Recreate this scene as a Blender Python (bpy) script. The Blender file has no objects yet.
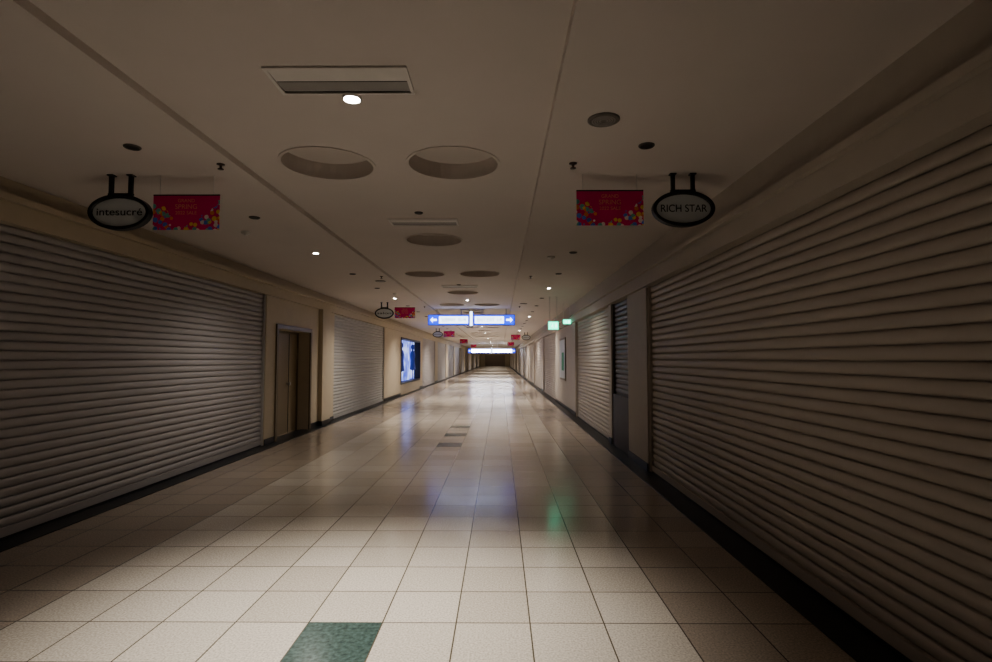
import bpy, bmesh, math, random
from mathutils import Vector, Matrix
random.seed(4)
C = bpy.context.scene.collection
F = 550.0; H = 1.5

# ---------------------------------------------------------------- materials
def mat(name, col, rough=0.6, metal=0.0, var=0.08, nscale=6.0, emit=None, estr=0.0, bump=0.0, bscale=60, spec=0.5):
    m = bpy.data.materials.new(name); m.use_nodes = True
    nt = m.node_tree; b = nt.nodes['Principled BSDF']
    b.inputs['Roughness'].default_value = rough
    b.inputs['Metallic'].default_value = metal
    b.inputs['Specular IOR Level'].default_value = spec
    tc = nt.nodes.new('ShaderNodeTexCoord')
    n = nt.nodes.new('ShaderNodeTexNoise'); n.inputs['Scale'].default_value = nscale
    n.inputs['Detail'].default_value = 4
    nt.links.new(tc.outputs['Object'], n.inputs['Vector'])
    mx = nt.nodes.new('ShaderNodeMix'); mx.data_type = 'RGBA'
    mx.inputs[6].default_value = (*[c*(1-var) for c in col], 1)
    mx.inputs[7].default_value = (*[min(1, c*(1+var)) for c in col], 1)
    nt.links.new(n.outputs['Fac'], mx.inputs[0])
    nt.links.new(mx.outputs[2], b.inputs['Base Color'])
    if emit:
        b.inputs['Emission Color'].default_value = (*emit, 1)
        b.inputs['Emission Strength'].default_value = estr
    if bump:
        n2 = nt.nodes.new('ShaderNodeTexNoise'); n2.inputs['Scale'].default_value = bscale
        nt.links.new(tc.outputs['Object'], n2.inputs['Vector'])
        bp = nt.nodes.new('ShaderNodeBump'); bp.inputs['Strength'].default_value = bump
        bp.inputs['Distance'].default_value = 0.01
        nt.links.new(n2.outputs['Fac'], bp.inputs['Height'])
        nt.links.new(bp.outputs['Normal'], b.inputs['Normal'])
    return m

M = {}
M['ceil'] = mat('ceiling_paint', (0.68, 0.615, 0.57), 0.75, bump=0.05, var=0.04, nscale=2)
M['wall'] = mat('wall_plaster', (0.54, 0.465, 0.35), 0.6, bump=0.05, var=0.06)
M['wallr'] = mat('wall_plaster_grey', (0.50, 0.45, 0.39), 0.6, bump=0.05, var=0.06)
M['dark'] = mat('recess_dark', (0.015, 0.014, 0.013), 0.5)
M['black'] = mat('black_granite', (0.010, 0.013, 0.015), 0.35, var=0.4, nscale=90)
M['iron'] = mat('black_iron', (0.015, 0.015, 0.016), 0.4)
M['shl'] = mat('shutter_paint_grey', (0.42, 0.395, 0.39), 0.5, metal=0.05, var=0.05, nscale=1.2)
M['shr'] = mat('shutter_paint_beige', (0.47, 0.415, 0.36), 0.5, metal=0.05, var=0.05, nscale=1.2)
M['shp'] = mat('shutter_paint_pale', (0.46, 0.45, 0.43), 0.45, metal=0.05, var=0.05)
M['shd'] = mat('shutter_paint_dark', (0.16, 0.14, 0.13), 0.45, metal=0.3, var=0.1)
M['door'] = mat('door_brown_paint', (0.30, 0.24, 0.16), 0.45, var=0.05)
M['frame'] = mat('door_frame_metal', (0.20, 0.16, 0.11), 0.4, metal=0.3)
M['speaker'] = mat('speaker_grille_grey', (0.22, 0.20, 0.18), 0.5)
M['slot'] = mat('vent_slot_grey', (0.36, 0.34, 0.32), 0.5)
M['steel'] = mat('brushed_steel', (0.5, 0.5, 0.5), 0.3, metal=1)
M['signface'] = mat('sign_face_cream', (0.62, 0.66, 0.68), 0.4, var=0.04)
M['white'] = mat('white_plastic', (0.65, 0.63, 0.60), 0.4)
M['vent'] = mat('vent_painted_metal', (0.75, 0.71, 0.67), 0.5)
M['dtrim'] = mat('downlight_trim_dark', (0.10, 0.09, 0.08), 0.6)  # dark grey trim ring of the unlit downlights
M['bulb'] = mat('lamp_glow', (1, 0.97, 0.92), 0.3, emit=(1, 0.97, 0.93), estr=60)
M['green'] = mat('green_marble', (0.065, 0.10, 0.088), 0.22, var=1.0, nscale=40)
M['lit'] = mat('lightbox_white', (0.8, 0.85, 1), 0.3, emit=(0.66, 0.80, 1.0), estr=3.2)
M['litfar'] = mat('lightbox_white_bright', (0.8, 0.85, 1), 0.3, emit=(0.85, 0.90, 1.0), estr=12)
M['blue'] = mat('lightbox_blue', (0.02, 0.04, 0.5), 0.3, emit=(0.02, 0.06, 0.9), estr=1.8)
M['navy'] = mat('sign_lettering_navy', (0.02, 0.03, 0.12), 0.4, emit=(0.03, 0.05, 0.3), estr=0.4)
M['exit'] = mat('exit_green_glow', (0.01, 0.5, 0.28), 0.3, emit=(0.01, 0.9, 0.52), estr=3.5)
M['exitw'] = mat('exit_white_glow', (0.8, 1, 0.9), 0.3, emit=(0.6, 1, 0.85), estr=3)
M['notice'] = mat('green_print', (0.02, 0.35, 0.16), 0.5)
M['bronze'] = mat('sprinkler_bronze', (0.10, 0.07, 0.06), 0.4, metal=0.4)
M['ltxt'] = mat('pale_print', (0.80, 0.30, 0.22), 0.5)
M['glass'] = mat('end_wall_brown', (0.30, 0.24, 0.20), 0.5)

def banner_mat():
    m = bpy.data.materials.new('banner_print'); m.use_nodes = True
    nt = m.node_tree; N = nt.nodes; L = nt.links; b = N['Principled BSDF']; b.inputs['Roughness'].default_value = 0.5
    tc = N.new('ShaderNodeTexCoord')
    v = N.new('ShaderNodeTexVoronoi'); v.inputs['Scale'].default_value = 27
    L.new(tc.outputs['Object'], v.inputs['Vector'])
    dot = N.new('ShaderNodeMath'); dot.operation = 'LESS_THAN'; dot.inputs[1].default_value = 0.55
    L.new(v.outputs['Distance'], dot.inputs[0])
    sx = N.new('ShaderNodeSeparateXYZ'); L.new(tc.outputs['Object'], sx.inputs[0])
    n = N.new('ShaderNodeTexNoise'); n.inputs['Scale'].default_value = 9; L.new(tc.outputs['Object'], n.inputs['Vector'])
    ab = N.new('ShaderNodeMath'); ab.operation = 'ABSOLUTE'; L.new(sx.outputs['X'], ab.inputs[0])
    a = N.new('ShaderNodeMath'); a.operation = 'MULTIPLY'; a.inputs[1].default_value = 0.85; L.new(ab.outputs[0], a.inputs[0])
    s = N.new('ShaderNodeMath'); s.operation = 'SUBTRACT'; L.new(sx.outputs['Z'], s.inputs[0]); L.new(a.outputs[0], s.inputs[1])
    nm = N.new('ShaderNodeMath'); nm.operation = 'MULTIPLY_ADD'; nm.inputs[1].default_value = 0.25; L.new(n.outputs['Fac'], nm.inputs[0]); L.new(s.outputs[0], nm.inputs[2])
    lt = N.new('ShaderNodeMath'); lt.operation = 'LESS_THAN'; lt.inputs[1].default_value = 0.0
    L.new(nm.outputs[0], lt.inputs[0])
    mm = N.new('ShaderNodeMath'); mm.operation = 'MULTIPLY'; L.new(dot.outputs[0], mm.inputs[0]); L.new(lt.outputs[0], mm.inputs[1])
    sep = N.new('ShaderNodeSeparateColor'); L.new(v.outputs['Color'], sep.inputs[0])
    r = N.new('ShaderNodeValToRGB'); r.color_ramp.interpolation = 'CONSTANT'
    cols = [(0.85, 0.60, 0.08), (0.10, 0.20, 0.7), (0.85, 0.72, 0.7), (0.8, 0.25, 0.03), (0.15, 0.45, 0.4)]
    e = r.color_ramp.elements
    e[0].position = 0; e[0].color = (*cols[0], 1); e[1].position = 0.22; e[1].color = (*cols[1], 1)
    for p, c in ((0.42, cols[2]), (0.65, cols[3]), (0.82, cols[4])):
        q = e.new(p); q.color = (*c, 1)
    L.new(sep.outputs[0], r.inputs[0])
    mx = N.new('ShaderNodeMix'); mx.data_type = 'RGBA'; mx.inputs[6].default_value = (0.70, 0.025, 0.17, 1)
    L.new(mm.outputs[0], mx.inputs[0]); L.new(r.outputs[0], mx.inputs[7]); L.new(mx.outputs[2], b.inputs['Base Color'])
    return m
M['banner'] = banner_mat()

TX, TY = -1.09, 3.21
def floor_mat():
    m = bpy.data.materials.new('floor_tiles'); m.use_nodes = True
    nt = m.node_tree; N = nt.nodes; L = nt.links; b = N['Principled BSDF']
    tc = N.new('ShaderNodeTexCoord')
    mp = N.new('ShaderNodeMapping'); mp.inputs['Location'].default_value = (-TX+42, -TY+42, 0)
    L.new(tc.outputs['Object'], mp.inputs[0])
    def brick(c1, c2, g):
        k = N.new('ShaderNodeTexBrick'); k.offset = 0; k.squash = 1
        k.inputs['Scale'].default_value = 1; k.inputs['Brick Width'].default_value = 0.42
        k.inputs['Row Height'].default_value = 0.42; k.inputs['Mortar Size'].default_value = 0.0042
        k.inputs['Mortar Smooth'].default_value = 0.1
        k.inputs['Color1'].default_value = (*c1, 1); k.inputs['Color2'].default_value = (*c2, 1); k.inputs['Mortar'].default_value = (*g, 1)
        L.new(mp.outputs[0], k.inputs['Vector']); return k
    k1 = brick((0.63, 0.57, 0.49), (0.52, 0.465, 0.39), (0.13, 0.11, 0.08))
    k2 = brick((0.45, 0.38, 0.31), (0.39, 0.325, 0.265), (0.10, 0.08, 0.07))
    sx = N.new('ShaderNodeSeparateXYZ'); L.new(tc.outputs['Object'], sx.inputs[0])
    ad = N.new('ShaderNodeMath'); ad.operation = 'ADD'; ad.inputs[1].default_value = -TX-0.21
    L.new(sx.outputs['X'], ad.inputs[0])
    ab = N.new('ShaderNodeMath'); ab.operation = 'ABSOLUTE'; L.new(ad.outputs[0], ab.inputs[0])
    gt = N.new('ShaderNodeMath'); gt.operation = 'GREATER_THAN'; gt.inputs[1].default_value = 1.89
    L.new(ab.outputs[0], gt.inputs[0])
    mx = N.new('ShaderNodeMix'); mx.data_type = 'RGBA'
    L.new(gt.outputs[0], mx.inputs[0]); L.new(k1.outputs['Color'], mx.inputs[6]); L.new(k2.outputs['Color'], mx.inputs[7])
    n = N.new('ShaderNodeTexNoise'); n.inputs['Scale'].default_value = 90; n.inputs['Detail'].default_value = 3
    L.new(tc.outputs['Object'], n.inputs['Vector'])
    r = N.new('ShaderNodeMapRange'); r.inputs[1].default_value = 0.3; r.inputs[2].default_value = 0.7; r.inputs[3].default_value = 0.70; r.inputs[4].default_value = 1.15
    L.new(n.outputs['Fac'], r.inputs[0])
    mu = N.new('ShaderNodeVectorMath'); mu.operation = 'SCALE'
    L.new(mx.outputs[2], mu.inputs[0]); L.new(r.outputs[0], mu.inputs['Scale'])
    L.new(mu.outputs[0], b.inputs['Base Color'])
    n2 = N.new('ShaderNodeTexNoise'); n2.inputs['Scale'].default_value = 3; L.new(tc.outputs['Object'], n2.inputs['Vector'])
    r2 = N.new('ShaderNodeMapRange'); r2.inputs[3].default_value = 0.12; r2.inputs[4].default_value = 0.24
    L.new(n2.outputs['Fac'], r2.inputs[0]); L.new(r2.outputs[0], b.inputs['Roughness'])
    b.inputs['Specular IOR Level'].default_value = 0.75
    bp = N.new('ShaderNodeBump'); bp.inputs['Strength'].default_value = 0.25; bp.inputs['Distance'].default_value = 0.002
    inv = N.new('ShaderNodeMath'); inv.operation = 'SUBTRACT'; inv.inputs[0].default_value = 1; L.new(k1.outputs['Fac'], inv.inputs[1])
    L.new(inv.outputs[0], bp.inputs['Height']); L.new(bp.outputs[0], b.inputs['Normal'])
    return m
M['floor'] = floor_mat()

def display_mat():
    m = bpy.data.materials.new('display_backlight'); m.use_nodes = True
    nt = m.node_tree; N = nt.nodes; L = nt.links; b = N['Principled BSDF']
    tc = N.new('ShaderNodeTexCoord')
    w = N.new('ShaderNodeTexNoise'); w.inputs['Scale'].default_value = 1.8; w.inputs['Detail'].default_value = 5
    L.new(tc.outputs['Object'], w.inputs['Vector'])
    r = N.new('ShaderNodeValToRGB'); e = r.color_ramp.elements
    e[0].position = 0.36; e[0].color = (0.05, 0.08, 0.45, 1); e[1].position = 0.62; e[1].color = (0.55, 0.65, 1, 1)
    q = e.new(0.50); q.color = (0.20, 0.28, 0.85, 1)
    L.new(w.outputs['Fac'], r.inputs[0]); L.new(r.outputs[0], b.inputs['Emission Color']); L.new(r.outputs[0], b.inputs['Base Color'])
    b.inputs['Emission Strength'].default_value = 1.2
    return m
M['display'] = display_mat()

# ---------------------------------------------------------------- mesh builder
class B:
    def __init__(s): s.bm = bmesh.new(); s.mats = []
    def mi(s, k):
        if k not in s.mats: s.mats.append(k)
        return s.mats.index(k)
    def box(s, x0, x1, y0, y1, z0, z1, k):
        i = s.mi(k)
        v = [s.bm.verts.new(p) for p in ((x0,y0,z0),(x1,y0,z0),(x1,y1,z0),(x0,y1,z0),(x0,y0,z1),(x1,y0,z1),(x1,y1,z1),(x0,y1,z1))]
        for f in ((0,3,2,1),(4,5,6,7),(0,1,5,4),(1,2,6,5),(2,3,7,6),(3,0,4,7)):
            s.bm.faces.new([v[j] for j in f]).material_index = i
        return s
    def prism(s, pts, k, axis='z', a=0, b=0.1, smooth=False):
        i = s.mi(k)
        def P(p, t):
            return {'z': (p[0], p[1], t), 'y': (p[0], t, p[1]), 'x': (t, p[0], p[1])}[axis]
        A = [s.bm.verts.new(P(p, a)) for p in pts]; D = [s.bm.verts.new(P(p, b)) for p in pts]
        n = len(pts)
        s.bm.faces.new(A).material_index = i; s.bm.faces.new(D[::-1]).material_index = i
        for j in range(n):
            f = s.bm.faces.new([A[j], D[j], D[(j+1) % n], A[(j+1) % n]]); f.material_index = i; f.smooth = smooth
        return s
    def ring(s, rows, k, closed_profile=True, smooth=True):
        i = s.mi(k)
        V = [[s.bm.verts.new(p) for p in r] for r in rows]
        m = len(V); n = len(V[0])
        for a in range(m if closed_profile else m-1):
            for j in range(n):
                f = s.bm.faces.new([V[a][j], V[a][(j+1) % n], V[(a+1) % m][(j+1) % n], V[(a+1) % m][j]])
                f.material_index = i; f.smooth = smooth
        return s
    def obj(s, name, parent=None, loc=(0,0,0), bevel=0):
        bmesh.ops.recalc_face_normals(s.bm, faces=s.bm.faces[:])
        me = bpy.data.meshes.new(name); s.bm.to_mesh(me); s.bm.free()
        for k in s.mats: me.materials.append(M[k])
        o = bpy.data.objects.new(name, me); C.objects.link(o); o.location = loc
        if parent: o.parent = parent
        if bevel:
            b = o.modifiers.new('bevel', 'BEVEL'); b.width = bevel; b.segments = 2; b.limit_method = 'ANGLE'
        return o
def circ(cx, cy, r, n=32, ry=None):
    ry = ry or r
    return [(cx+r*math.cos(2*math.pi*i/n), cy+ry*math.sin(2*math.pi*i/n)) for i in range(n)]
def empty(name, loc=(0,0,0)):
    e = bpy.data.objects.new(name, None); e.empty_display_size = 0.1; C.objects.link(e); e.location = loc; return e
def text(name, body, size, k, parent, loc, width=None, shear=0, space=1.0):
    cu = bpy.data.curves.new(name, 'FONT'); cu.body = body; cu.size = size; cu.align_x = 'CENTER'; cu.align_y = 'CENTER'
    cu.extrude = 0.001; cu.shear = shear; cu.space_character = space
    t = bpy.data.objects.new(name, cu); C.objects.link(t)
    bpy.context.view_layer.update()
    me = bpy.data.meshes.new_from_object(t.evaluated_get(bpy.context.evaluated_depsgraph_get()))
    bpy.data.objects.remove(t)
    me.materials.clear(); me.materials.append(M[k])
    R = Matrix.Rotation(math.pi/2, 4, 'X'); me.transform(R)
    xs = [v.co.x for v in me.vertices]
    if width and xs:
        sc = width/(max(xs)-min(xs)); me.transform(Matrix.Diagonal((sc, 1, 1, 1)))
    o = bpy.data.objects.new(name, me); C.objects.link(o); o.parent = parent; o.location = loc
    return o

Y0, Y1 = -5.0, 110.0
ZC = 3.0; ZM = 3.05
XL, XR = -4.14, 2.04
WL, WR = -4.08, 1.97
XA, XB = -2.04, 0.32

# ---------------------------------------------------------------- shell
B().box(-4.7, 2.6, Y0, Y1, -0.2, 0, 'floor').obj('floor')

b = B()
b.box(-4.7, XA, Y0, Y1, ZC, 3.35, 'ceil').box(XB, 2.6, Y0, Y1, ZC, 3.35, 'ceil')
mid = B().box(XA, XB, Y0, Y1, ZM, 3.35, 'ceil').obj('mid')
cut = B()
CX = -0.86
circles = []
y = 4.3
for i in range(7):
    circles += [(CX-0.51, y), (CX+0.49, y), (CX, y+2.80)]; y += 5.65
for (cx, cy) in circles:
    cut.prism(circ(cx, cy, 0.36, 48), 'ceil', 'z', 2.9, ZM+0.13)
cut = cut.obj('cut')
md = mid.modifiers.new('b', 'BOOLEAN'); md.operation = 'DIFFERENCE'; md.object = cut; md.solver = 'EXACT'
bpy.context.view_layer.update()
me = bpy.data.meshes.new_from_object(mid.evaluated_get(bpy.context.evaluated_depsgraph_get()))
b.bm.from_mesh(me)
bpy.data.objects.remove(mid); bpy.data.objects.remove(cut)
b.obj('ceiling')
rb = B()
for (cx, cy) in circles:
    rows = []
    for (r, z) in ((0.36, ZM), (0.375, ZM), (0.375, ZM-0.008), (0.352, ZM-0.008), (0.352, ZM+0.02), (0.36, ZM+0.02)):
        rows.append([(p[0], p[1], z) for p in circ(cx, cy, r, 48)])
    rb.ring(rows, 'ceil', smooth=False)
rb.obj('trim_recess_rings')
B().box(XB, XB+0.03, Y0, Y1, ZC-0.012, ZC, 'ceil').obj('trim_ceiling_step')

# ------------- walls
def build_side(side, wx, sx, out, openings, k, ztop):
    w = B(); bb = B()
    def bx(y0, y1, z0, z1, xa=wx, xb=out): w.box(min(xa, xb), max(xa, xb), y0, y1, z0, z1, k)
    s = 1 if wx > 0 else -1
    y = Y0
    for (a, c, zt) in openings:
        if a > y:
            bx(y, a, 0, ztop); bb.box(min(wx, wx-s*0.012), max(wx, wx-s*0.012), y, a, 0, 0.11, 'black')
        if zt < ztop: bx(a, c, zt, ztop)
        y = c
    bx(y, Y1, 0, ztop); bb.box(min(wx, wx-s*0.012), max(wx, wx-s*0.012), y, Y1, 0, 0.11, 'black')
    bx(Y0, Y1, ztop, ztop+0.17, wx-s*0.05, out)
    bx(Y0, Y1, ztop+0.17, ztop+0.22, wx-s*0.10, out)
    bx(Y0, Y1, ztop+0.22, ZC, wx+s*0.02, out)
    w.obj('wall_'+side)
    st = s*0.20
    bb.box(min(wx-st, sx+s*0.1), max(wx-st, sx+s*0.1), Y0, Y1, 0, 0.008, 'black')
    bb.obj('baseboard_'+side)

def shutter(x, y0, y1, ztop, s, k, pitch=0.082, low=None):
    e = empty('roller_shutter', (x, (y0+y1)/2, 0))
    hw = (y1-y0)/2
    b = B(); i = b.mi(k)
    pts = []
    z = 0.10
    prof = [(0.002, 0.0), (0.010, 0.06), (0.0155, 0.2), (0.018, 0.42), (0.0165, 0.65), (0.011, 0.83), (0.004, 0.90), (-0.008, 0.92), (-0.008, 0.98)]
    while z < ztop:
        for (d, t) in prof: pts.append((d, min(z+t*pitch, ztop)))
        z += pitch
    A = [b.bm.verts.new((-s*p[0], -hw+0.03, p[1])) for p in pts]; D = [b.bm.verts.new((-s*p[0], hw-0.03, p[1])) for p in pts]
    for j in range(len(pts)-1):
        f = b.bm.faces.new([A[j], D[j], D[j+1], A[j+1]]); f.material_index = i
        f.smooth = (j % len(prof)) < 6 and (j % len(prof)) > 0
    bmesh.ops.remove_doubles(b.bm, verts=b.bm.verts, dist=1e-6)
    b.obj('slats', e)
    xa, xb = sorted((s*0.02, -s*0.03))
    B().box(xa, xb, -hw+0.03, hw-0.03, 0.008, 0.10, k).box(xa-0.003, xb+0.003, -hw+0.03, hw-0.03, 0.010, 0.028, 'iron').obj('bottom_bar', e)
    xa, xb = sorted((s*0.02, -s*0.045))
    B().box(xa, xb, -hw, -hw+0.05, 0.008, ztop, k).box(xa, xb, hw-0.05, hw, 0.008, ztop, k).obj('guide_rails', e)
    if low:
        B().box(min(-s*0.06, 0), max(-s*0.06, 0), -hw+0.05, hw-0.05, 0.008, low, 'dark').obj('lower_panel', e)
    return e

LT, RT = 2.62, 2.47
left_open = [(-4.5, 9.55, LT), (10.05, 11.75, 2.06), (13.5, 19.4, LT), (22.6, 28.0, 2.4)]
lsh = [(-4.5, 9.55, 'shl'), (13.5, 19.4, 'shp')]
y = 29.0
while y < 104:
    lsh.append((y, y+5.6, 'shl')); left_open.append((y, y+5.6, LT)); y += 7.0
build_side('left', WL, XL, -4.7, left_open, 'wall', LT)
for (a, c, k) in lsh: shutter(XL, a, c, LT, -1, k)
right_open = [(-4.5, 7.4, RT), (8.5, 9.75, RT), (10.0, 14.4, RT)]
rsh = [(-4.5, 7.4, 'shr', None), (8.5, 9.75, 'shd', 0.9), (10.0, 14.4, 'shr', None)]
y = 19.5
while y < 104:
    rsh.append((y, y+5.6, 'shr', None)); right_open.append((y, y+5.6, RT)); y += 7.0
build_side('right', WR, XR, 2.6, right_open, 'wallr', RT)
for (a, c, k, lo) in rsh: shutter(XR, a, c, RT, 1, k, low=lo)
b = B(); b.box(-4.7, -3.0, Y1, Y1+0.3, 0, ZC, 'wall').box(1.0, 2.6, Y1, Y1+0.3, 0, ZC, 'wall').box(-3.0, 1.0, Y1, Y1+0.3, 2.3, ZC, 'wall').box(-3.0, 1.0, Y1+0.2, Y1+0.3, 0, 2.3, 'glass')
b.obj('wall_end')
B().box(-4.7, 2.6, Y0-0.2, Y0, 0, ZC, 'wallr').obj('wall_back')

# ------------- recessed door on the left
d = empty('door_1', (-4.35, 10.9, 0))
B().box(-0.03, 0.02, -0.85, 0.85, 0, 2.06, 'door').obj('leaf', d)
B().box(0.0, 0.035, -0.85, -0.80, 0, 2.06, 'frame').box(0.0, 0.035, 0.80, 0.85, 0, 2.06, 'frame').box(0.0, 0.035, -0.85, 0.85, 2.01, 2.06, 'frame').box(0.018, 0.027, 0.35, 0.36, 0, 2.01, 'dark').obj('frame', d)
B().prism(circ(0.28, 1.0, 0.025, 16), 'steel', 'x', 0.02, 0.07).prism(circ(0.28, 1.0, 0.035, 16), 'steel', 'x', 0.07, 0.09).obj('knob', d)
B().box(WL, WL+0.03, 9.97, 10.05, 0, 2.14, 'frame').box(WL, WL+0.03, 11.75, 11.83, 0, 2.14, 'frame').box(WL, WL+0.03, 10.05, 11.75, 2.06, 2.14, 'frame').obj('trim_door')
B().box(WL, WL+0.09, 12.35, 12.95, 0, 2.62, 'wall').box(WL, WL+0.10, 12.34, 12.96, 0, 0.11, 'black').obj('wall_pilaster')

# ------------- lit shop window
w = empty('shop_display_window', (WL-0.30, 25.3, 0))
B().box(0.0, 0.02, -2.7, 2.7, 0.45, 2.4, 'display').obj('backlit_panel', w)
B().box(0, 0.33, -2.7, -2.62, 0.45, 2.4, 'iron').box(0, 0.33, 2.62, 2.7, 0.45, 2.4, 'iron').box(0, 0.33, -2.62, 2.62, 2.33, 2.4, 'iron').box(0, 0.33, -2.62, 2.62, 0.45, 0.52, 'iron').obj('frame', w)
B().box(-0.1, 0.30, -2.7, 2.7, 0.0, 0.45, 'wall').obj('sill', w)
def mannequin(par, y):
    b = B()
    rows = []
    for (z, rx, ry) in ((0.52, .12, .16), (0.54, .12, .16), (0.56, .02, .02), (0.95, .02, .02), (1.0, .15, .24), (1.25, .11, .16), (1.45, .09, .12), (1.7, .12, .18), (1.85, .09, .17), (1.9, .045, .05), (1.96, .045, .05), (2.02, .08, .075), (2.12, .09, .085), (2.2, .05, .05)):
        rows.append([(0.14+p[0], y+p[1], z) for p in circ(0, 0, rx, 16, ry)])
    b.ring(rows, 'navy', closed_profile=False)
    b.obj('mannequin_form', par)
for yy in (-1.7, 1.4): mannequin(w, yy)

# ---------------------------------------------------------------- downlights
def downlight(x, y, z, lit=False, r=0.05, power=0, col=(1, 0.93, 0.84), angle=140, blend=1.0):
    e = empty('recessed_downlight', (x, y, z))
    b = B(); rows = []
    for (rr, zz) in ((r*0.8, 0.0), (r*1.12, 0.0), (r*1.12, -0.006), (r*0.98, -0.012), (r*0.8, -0.006)):
        rows.append([(p[0], p[1], zz) for p in circ(0, 0, rr, 24)])
    b.ring(rows, 'white' if lit else 'dtrim', smooth=False)
    b.obj('trim_ring', e)
    B().prism(circ(0, 0, r*0.82, 24), 'bulb' if lit else 'dark', 'z', -0.008 if not lit else -0.011, -0.001).obj('lens', e)
    if power:
        li = bpy.data.lights.new('lamp', 'SPOT'); li.energy = power; li.color = col; li.spot_size = math.radians(angle); li.spot_blend = blend
        li.shadow_soft_size = 0.05
        lo = bpy.data.objects.new('lamp', li); C.objects.link(lo); lo.parent = e; lo.location = (0, 0, -0.04)
    return e
W = (1, 0.92, 0.83); Nn = (1, 0.95, 0.89)
downlight(-0.88, 3.19, ZM, True, 0.052, 540, Nn, 82)
yy = 3.8; i = 0
litL = {2: 95, 5: 160, 9: 220, 14: 280, 20: 320}
litR = {4: 95, 8: 150, 13: 250, 18: 320}
while yy < 50:
    if i in litL: downlight(-2.6, yy, ZC, True, 0.042, litL[i], W)
    else: downlight(-2.6, yy, ZC)
    if i in litR: downlight(1.03, yy, ZC, True, 0.042, litR[i], W)
    else: downlight(1.03, yy, ZC)
    yy += 1.94; i += 1
for (yy, p) in ((5.75, 0), (11.4, 0), (14.4, 160), (20.0, 320), (26.2, 450), (32.5, 550), (41, 750), (50, 850), (62, 950), (76, 1000), (90, 900), (104, 700)):  # powered centre-row lamps are added to brighten the corridor
    downlight(CX, yy, ZM, p > 0, 0.04, p, Nn)

def sprinkler(x, y, z):
    b = B(); rows = []
    for (rr, zz) in ((0.03, 0), (0.03, -0.006), (0.010, -0.010), (0.008, -0.035), (0.022, -0.037), (0.022, -0.042), (0.001, -0.043)):
        rows.append([(p[0], p[1], zz) for p in circ(0, 0, rr, 16)])
    b.ring(rows, 'bronze', closed_profile=False); b.obj('fire_sprinkler', loc=(x, y, z-0.001))
for yy in (4.15, 9.9, 15.6, 21.3): sprinkler(-2.15, yy, ZC); sprinkler(0.56, yy, ZC)
def speaker(x, y, z):
    b = B(); rows = []
    for (rr, zz) in ((0.10, 0), (0.10, -0.008), (0.088, -0.014), (0.08, -0.010)):
        rows.append([(p[0], p[1], zz) for p in circ(0, 0, rr, 32)])
    b.ring(rows, 'speaker', closed_profile=False)
    b.prism(circ(0, 0, 0.081, 32), 'speaker', 'z', -0.010, -0.002)
    for r in (0.02, 0.035, 0.05, 0.065):
        rows = [[(p[0], p[1], zz) for p in circ(0, 0, rr, 32)] for (rr, zz) in ((r, -0.010), (r, -0.013), (r+0.009, -0.013), (r+0.009, -0.010))]
        b.ring(rows, 'slot', smooth=False)
    b.obj('ceiling_speaker', loc=(x, y, z))
speaker(0.65, 3.38, ZC); speaker(0.64, 14.8, ZC); speaker(-2.3, 10.5, ZC)
def detector(x, y, z):
    b = B(); rows = []
    for (rr, zz) in ((0.055, 0), (0.055, -0.015), (0.045, -0.03), (0.025, -0.034), (0.02, -0.045), (0.001, -0.047)):
        rows.append([(p[0], p[1], zz) for p in circ(0, 0, rr, 24)])
    b.ring(rows, 'white', closed_profile=False); b.obj('smoke_detector', loc=(x, y, z))
detector(0.75, 8.0, ZC); detector(-3.0, 6.4, ZC); detector(-2.4, 12.5, ZC)

def vent(x, y, z, w=0.77, d=0.30):
    b = B(); h = w/2
    t = 0.012
    b.box(-h, h, -d/2, -d/2+0.02, -t, 0, 'vent').box(-h, h, d/2-0.02, d/2, -t, 0, 'vent').box(-h, -h+0.02, -d/2+0.02, d/2-0.02, -t, 0, 'vent').box(h-0.02, h, -d/2+0.02, d/2-0.02, -t, 0, 'vent')
    b.box(-h+0.02, h-0.02, -d/2+0.02, 0.0, -0.006, 0, 'vent')
    b.box(-h+0.02, h-0.02, 0.0, 0.014, -0.003, 0, 'dark')
    b.box(-h+0.02, h-0.02, 0.014, d/2-0.032, -0.004, 0, 'slot')
    b.box(-h+0.02, h-0.02, d/2-0.032, d/2-0.02, -0.003, 0, 'dark')
    b.obj('ceiling_air_vent', loc=(x, y, z))
vent(CX-0.02, 2.98, ZM); vent(CX, 6.15, ZM); vent(CX, 11.7, ZM); vent(CX, 17.3, ZM)

# ---------------------------------------------------------------- hanging shop signs
def oval_sign(x, y, label, z=2.71, tw=0.37):
    e = empty('oval_shop_sign', (x, y, z))
    a, c = 0.248, 0.145; rows = []
    for (dr, yy) in ((0, -0.03), (0, 0.03), (-0.03, 0.03), (-0.03, -0.018), (-0.022, -0.03)):
        rows.append([(p[0], yy, p[1]) for p in circ(0, 0, a+dr, 56, c+dr)])
    B().ring(rows, 'iron', smooth=False).obj('rim', e)
    B().prism(circ(0, 0, a-0.028, 56, c-0.028), 'signface', 'y', -0.012, 0.012).obj('face', e)
    zt = ZC-z
    b = B()
    for s in (-1, 1):
        b.box(s*0.08-0.015, s*0.08+0.015, -0.012, 0.012, c-0.018, zt, 'iron')
        b.box(s*0.08-0.025, s*0.08+0.025, -0.025, 0.025, zt-0.01, zt, 'iron')
    b.box(-0.10, 0.10, -0.012, 0.012, c-0.004, c+0.012, 'iron')
    b.obj('hanger_bars', e)
    text('lettering', label, 0.085, 'iron', e, (0, -0.014, 0), tw)
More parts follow.
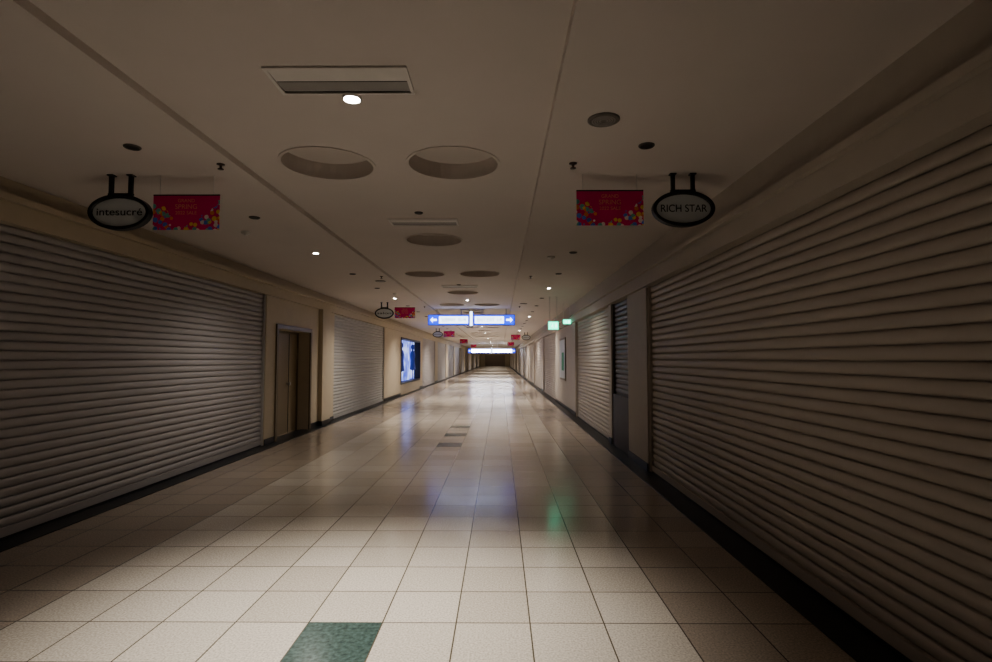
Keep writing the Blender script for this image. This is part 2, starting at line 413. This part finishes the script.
def banner(x, y, z=2.72, w=0.54, h=0.285):
    e = empty('promotional_banner', (x, y, z))
    B().box(-w/2, w/2, -0.004, 0.004, -h/2, h/2, 'banner').obj('print_panel', e)
    B().box(-w/2, w/2, -0.006, 0.006, h/2-0.006, h/2+0.004, 'iron').box(-w/2+0.05, -w/2+0.052, -0.001, 0.001, h/2, ZC-z, 'steel').box(w/2-0.052, w/2-0.05, -0.001, 0.001, h/2, ZC-z, 'steel').obj('hanging_wires', e)
    text('lettering_upper', 'GRAND', 0.04, 'ltxt', e, (0, -0.006, 0.095))
    text('lettering_main', 'SPRING', 0.055, 'ltxt', e, (0, -0.006, 0.045))
    text('lettering_lower', '2022 SALE', 0.04, 'ltxt', e, (0, -0.006, -0.005))
oval_sign(1.48, 4.4, 'RICH STAR'); banner(0.89, 4.4)
oval_sign(-3.09, 4.4, 'intesucré', 2.69, 0.37); banner(-2.55, 4.4, 2.69)
oval_sign(-3.06, 14.5, 'salon'); banner(-2.52, 14.5)
banner(-2.5, 27.0); oval_sign(-3.06, 27, 'mode')
banner(0.89, 31.0); oval_sign(1.47, 31, 'bloom')
banner(-2.5, 38.0); banner(0.89, 45.0); banner(-2.5, 52)

# ---------------------------------------------------------------- lit direction sign
def direction_sign(y, xc, w, z0, z1, zc, txt=True):
    e = empty('illuminated_direction_sign', (xc, y, (z0+z1)/2)); h = (z1-z0)/2; g = 0.07
    lk = 'lit' if txt else 'litfar'
    for s in (-1, 1):
        xa, xb = sorted((s*g, s*w/2))
        b = B(); b.box(xa, xb, -0.07, 0.07, -h, h, 'iron').obj('housing', e, bevel=0.01)
        b = B(); bw = 0.32
        if s < 0: bx0, bx1, wx0, wx1 = xa+0.015, xa+bw, xa+bw, xb-0.015
        else: bx0, bx1, wx0, wx1 = xb-bw, xb-0.015, xa+0.015, xb-bw
        b.box(bx0, bx1, -0.078, -0.07, -h+0.015, h-0.015, 'blue')
        b.box(wx0, wx1, -0.078, -0.07, -h+0.015, h-0.015, 'blue')
        b.box(wx0+0.02, wx1-0.02, -0.084, -0.078, -h+0.055, h-0.055, lk)
        cx = (bx0+bx1)/2
        pts = [(cx+s*0.10, 0), (cx+s*0.02, 0.085), (cx+s*0.02, 0.03), (cx-s*0.10, 0.03), (cx-s*0.10, -0.03), (cx+s*0.02, -0.03), (cx+s*0.02, -0.085)]
        b.prism(pts, 'lit', 'y', -0.084, -0.078)
        b.obj('light_panel', e)
        if txt: text('lettering', 'SUBWAY  10-14' if s < 0 else 'EAST EXIT  1-9', 0.17, 'navy', e, ((wx0+wx1)/2, -0.088, 0), (wx1-wx0)*0.8)
    B().box(-0.05, 0.05, -0.25, 0.05, -h-0.05, h+0.10, 'iron').box(-0.04, 0.04, -0.256, -0.25, -h-0.03, h+0.08, 'lit').box(-0.056, -0.05, -0.23, 0.03, -h, h+0.05, 'blue').box(0.05, 0.056, -0.23, 0.03, -h, h+0.05, 'blue').obj('projecting_panel', e)
    t = zc-(z0+z1)/2
    b = B()
    for xx in (-w*0.4, -w*0.12, w*0.12, w*0.4): b.box(xx-0.015, xx+0.015, -0.015, 0.015, h-0.01, t, 'white')
    b.obj('suspension_rods', e)
direction_sign(17.0, -0.88, 2.68, 2.54, 2.87, ZM)
direction_sign(56.0, -0.85, 4.8, 2.10, 2.55, ZM, False)  # wide glowing sign form stands in for a distant white line of lights

def exit_sign(x, y, z, w=0.36, h=0.2, zc=ZC):
    e = empty('emergency_exit_sign', (x, y, z))
    B().box(-w/2, w/2, -0.03, 0.03, -h/2, h/2, 'white').obj('housing', e, bevel=0.006)
    k = w/0.36
    b = B().box(-w/2+0.008, w/2-0.008, -0.036, -0.03, -h/2+0.008, h/2-0.008, 'exit')
    b.box(0.06*k, 0.12*k, -0.040, -0.036, -0.065*k, 0.065*k, 'exitw')
    b.prism(circ(-0.02*k, 0.055*k, 0.014*k, 12), 'exitw', 'y', -0.040, -0.036)
    b.prism([(p[0]*k, p[1]*k) for p in [(-0.035, 0.04), (-0.01, 0.04), (-0.02, -0.01), (0.005, -0.07), (-0.015, -0.07), (-0.04, -0.02), (-0.07, -0.06), (-0.085, -0.05), (-0.055, 0.0)]], 'exitw', 'y', -0.040, -0.036)
    b.obj('face', e)
    B().box(-0.09, -0.08, -0.006, 0.006, h/2, zc-z, 'white').box(0.08, 0.09, -0.006, 0.006, h/2, zc-z, 'white').obj('hanger_rods', e)
exit_sign(1.28, 13.2, 2.30, 0.25, 0.2); exit_sign(1.80, 14.8, 2.50, 0.22, 0.13)

n = empty('wall_notice_board', (WR, 17.2, 1.5))
B().box(-0.03, 0, -0.75, 0.75, -0.65, 0.65, 'frame').box(-0.034, -0.03, -0.69, 0.69, -0.59, 0.59, 'signface').obj('board', n)
B().box(-0.038, -0.034, -0.45, 0.1, -0.35, 0.2, 'notice').obj('green_notice', n)

def tile(ix, y):
    x0 = TX+ix*0.42
    B().box(x0+0.003, x0+0.417, y+0.003, y+0.417, 0, 0.0015, 'green').obj('green_floor_tile')
for r in (-1, 15, 18, 21): tile(0, TY+r*0.42)

# ---------------------------------------------------------------- world + camera
wd = bpy.data.worlds.new('World'); bpy.context.scene.world = wd; wd.use_nodes = True
wd.node_tree.nodes['Background'].inputs[0].default_value = (0.03, 0.028, 0.03, 1)
wd.node_tree.nodes['Background'].inputs[1].default_value = 0.2
try: bpy.context.scene.view_settings.look = 'AgX - Medium High Contrast'
except Exception as ex: print(ex)
bpy.context.scene.view_settings.exposure = 0.12
cam = bpy.data.cameras.new('camera'); co = bpy.data.objects.new('camera', cam); C.objects.link(co)
cam.sensor_width = 36; cam.lens = F/992*36; cam.clip_end = 300
co.location = (0, 0, H)
co.rotation_euler = (math.pi/2+math.atan(28/F), 0, math.atan(4/F))
bpy.context.scene.camera = co
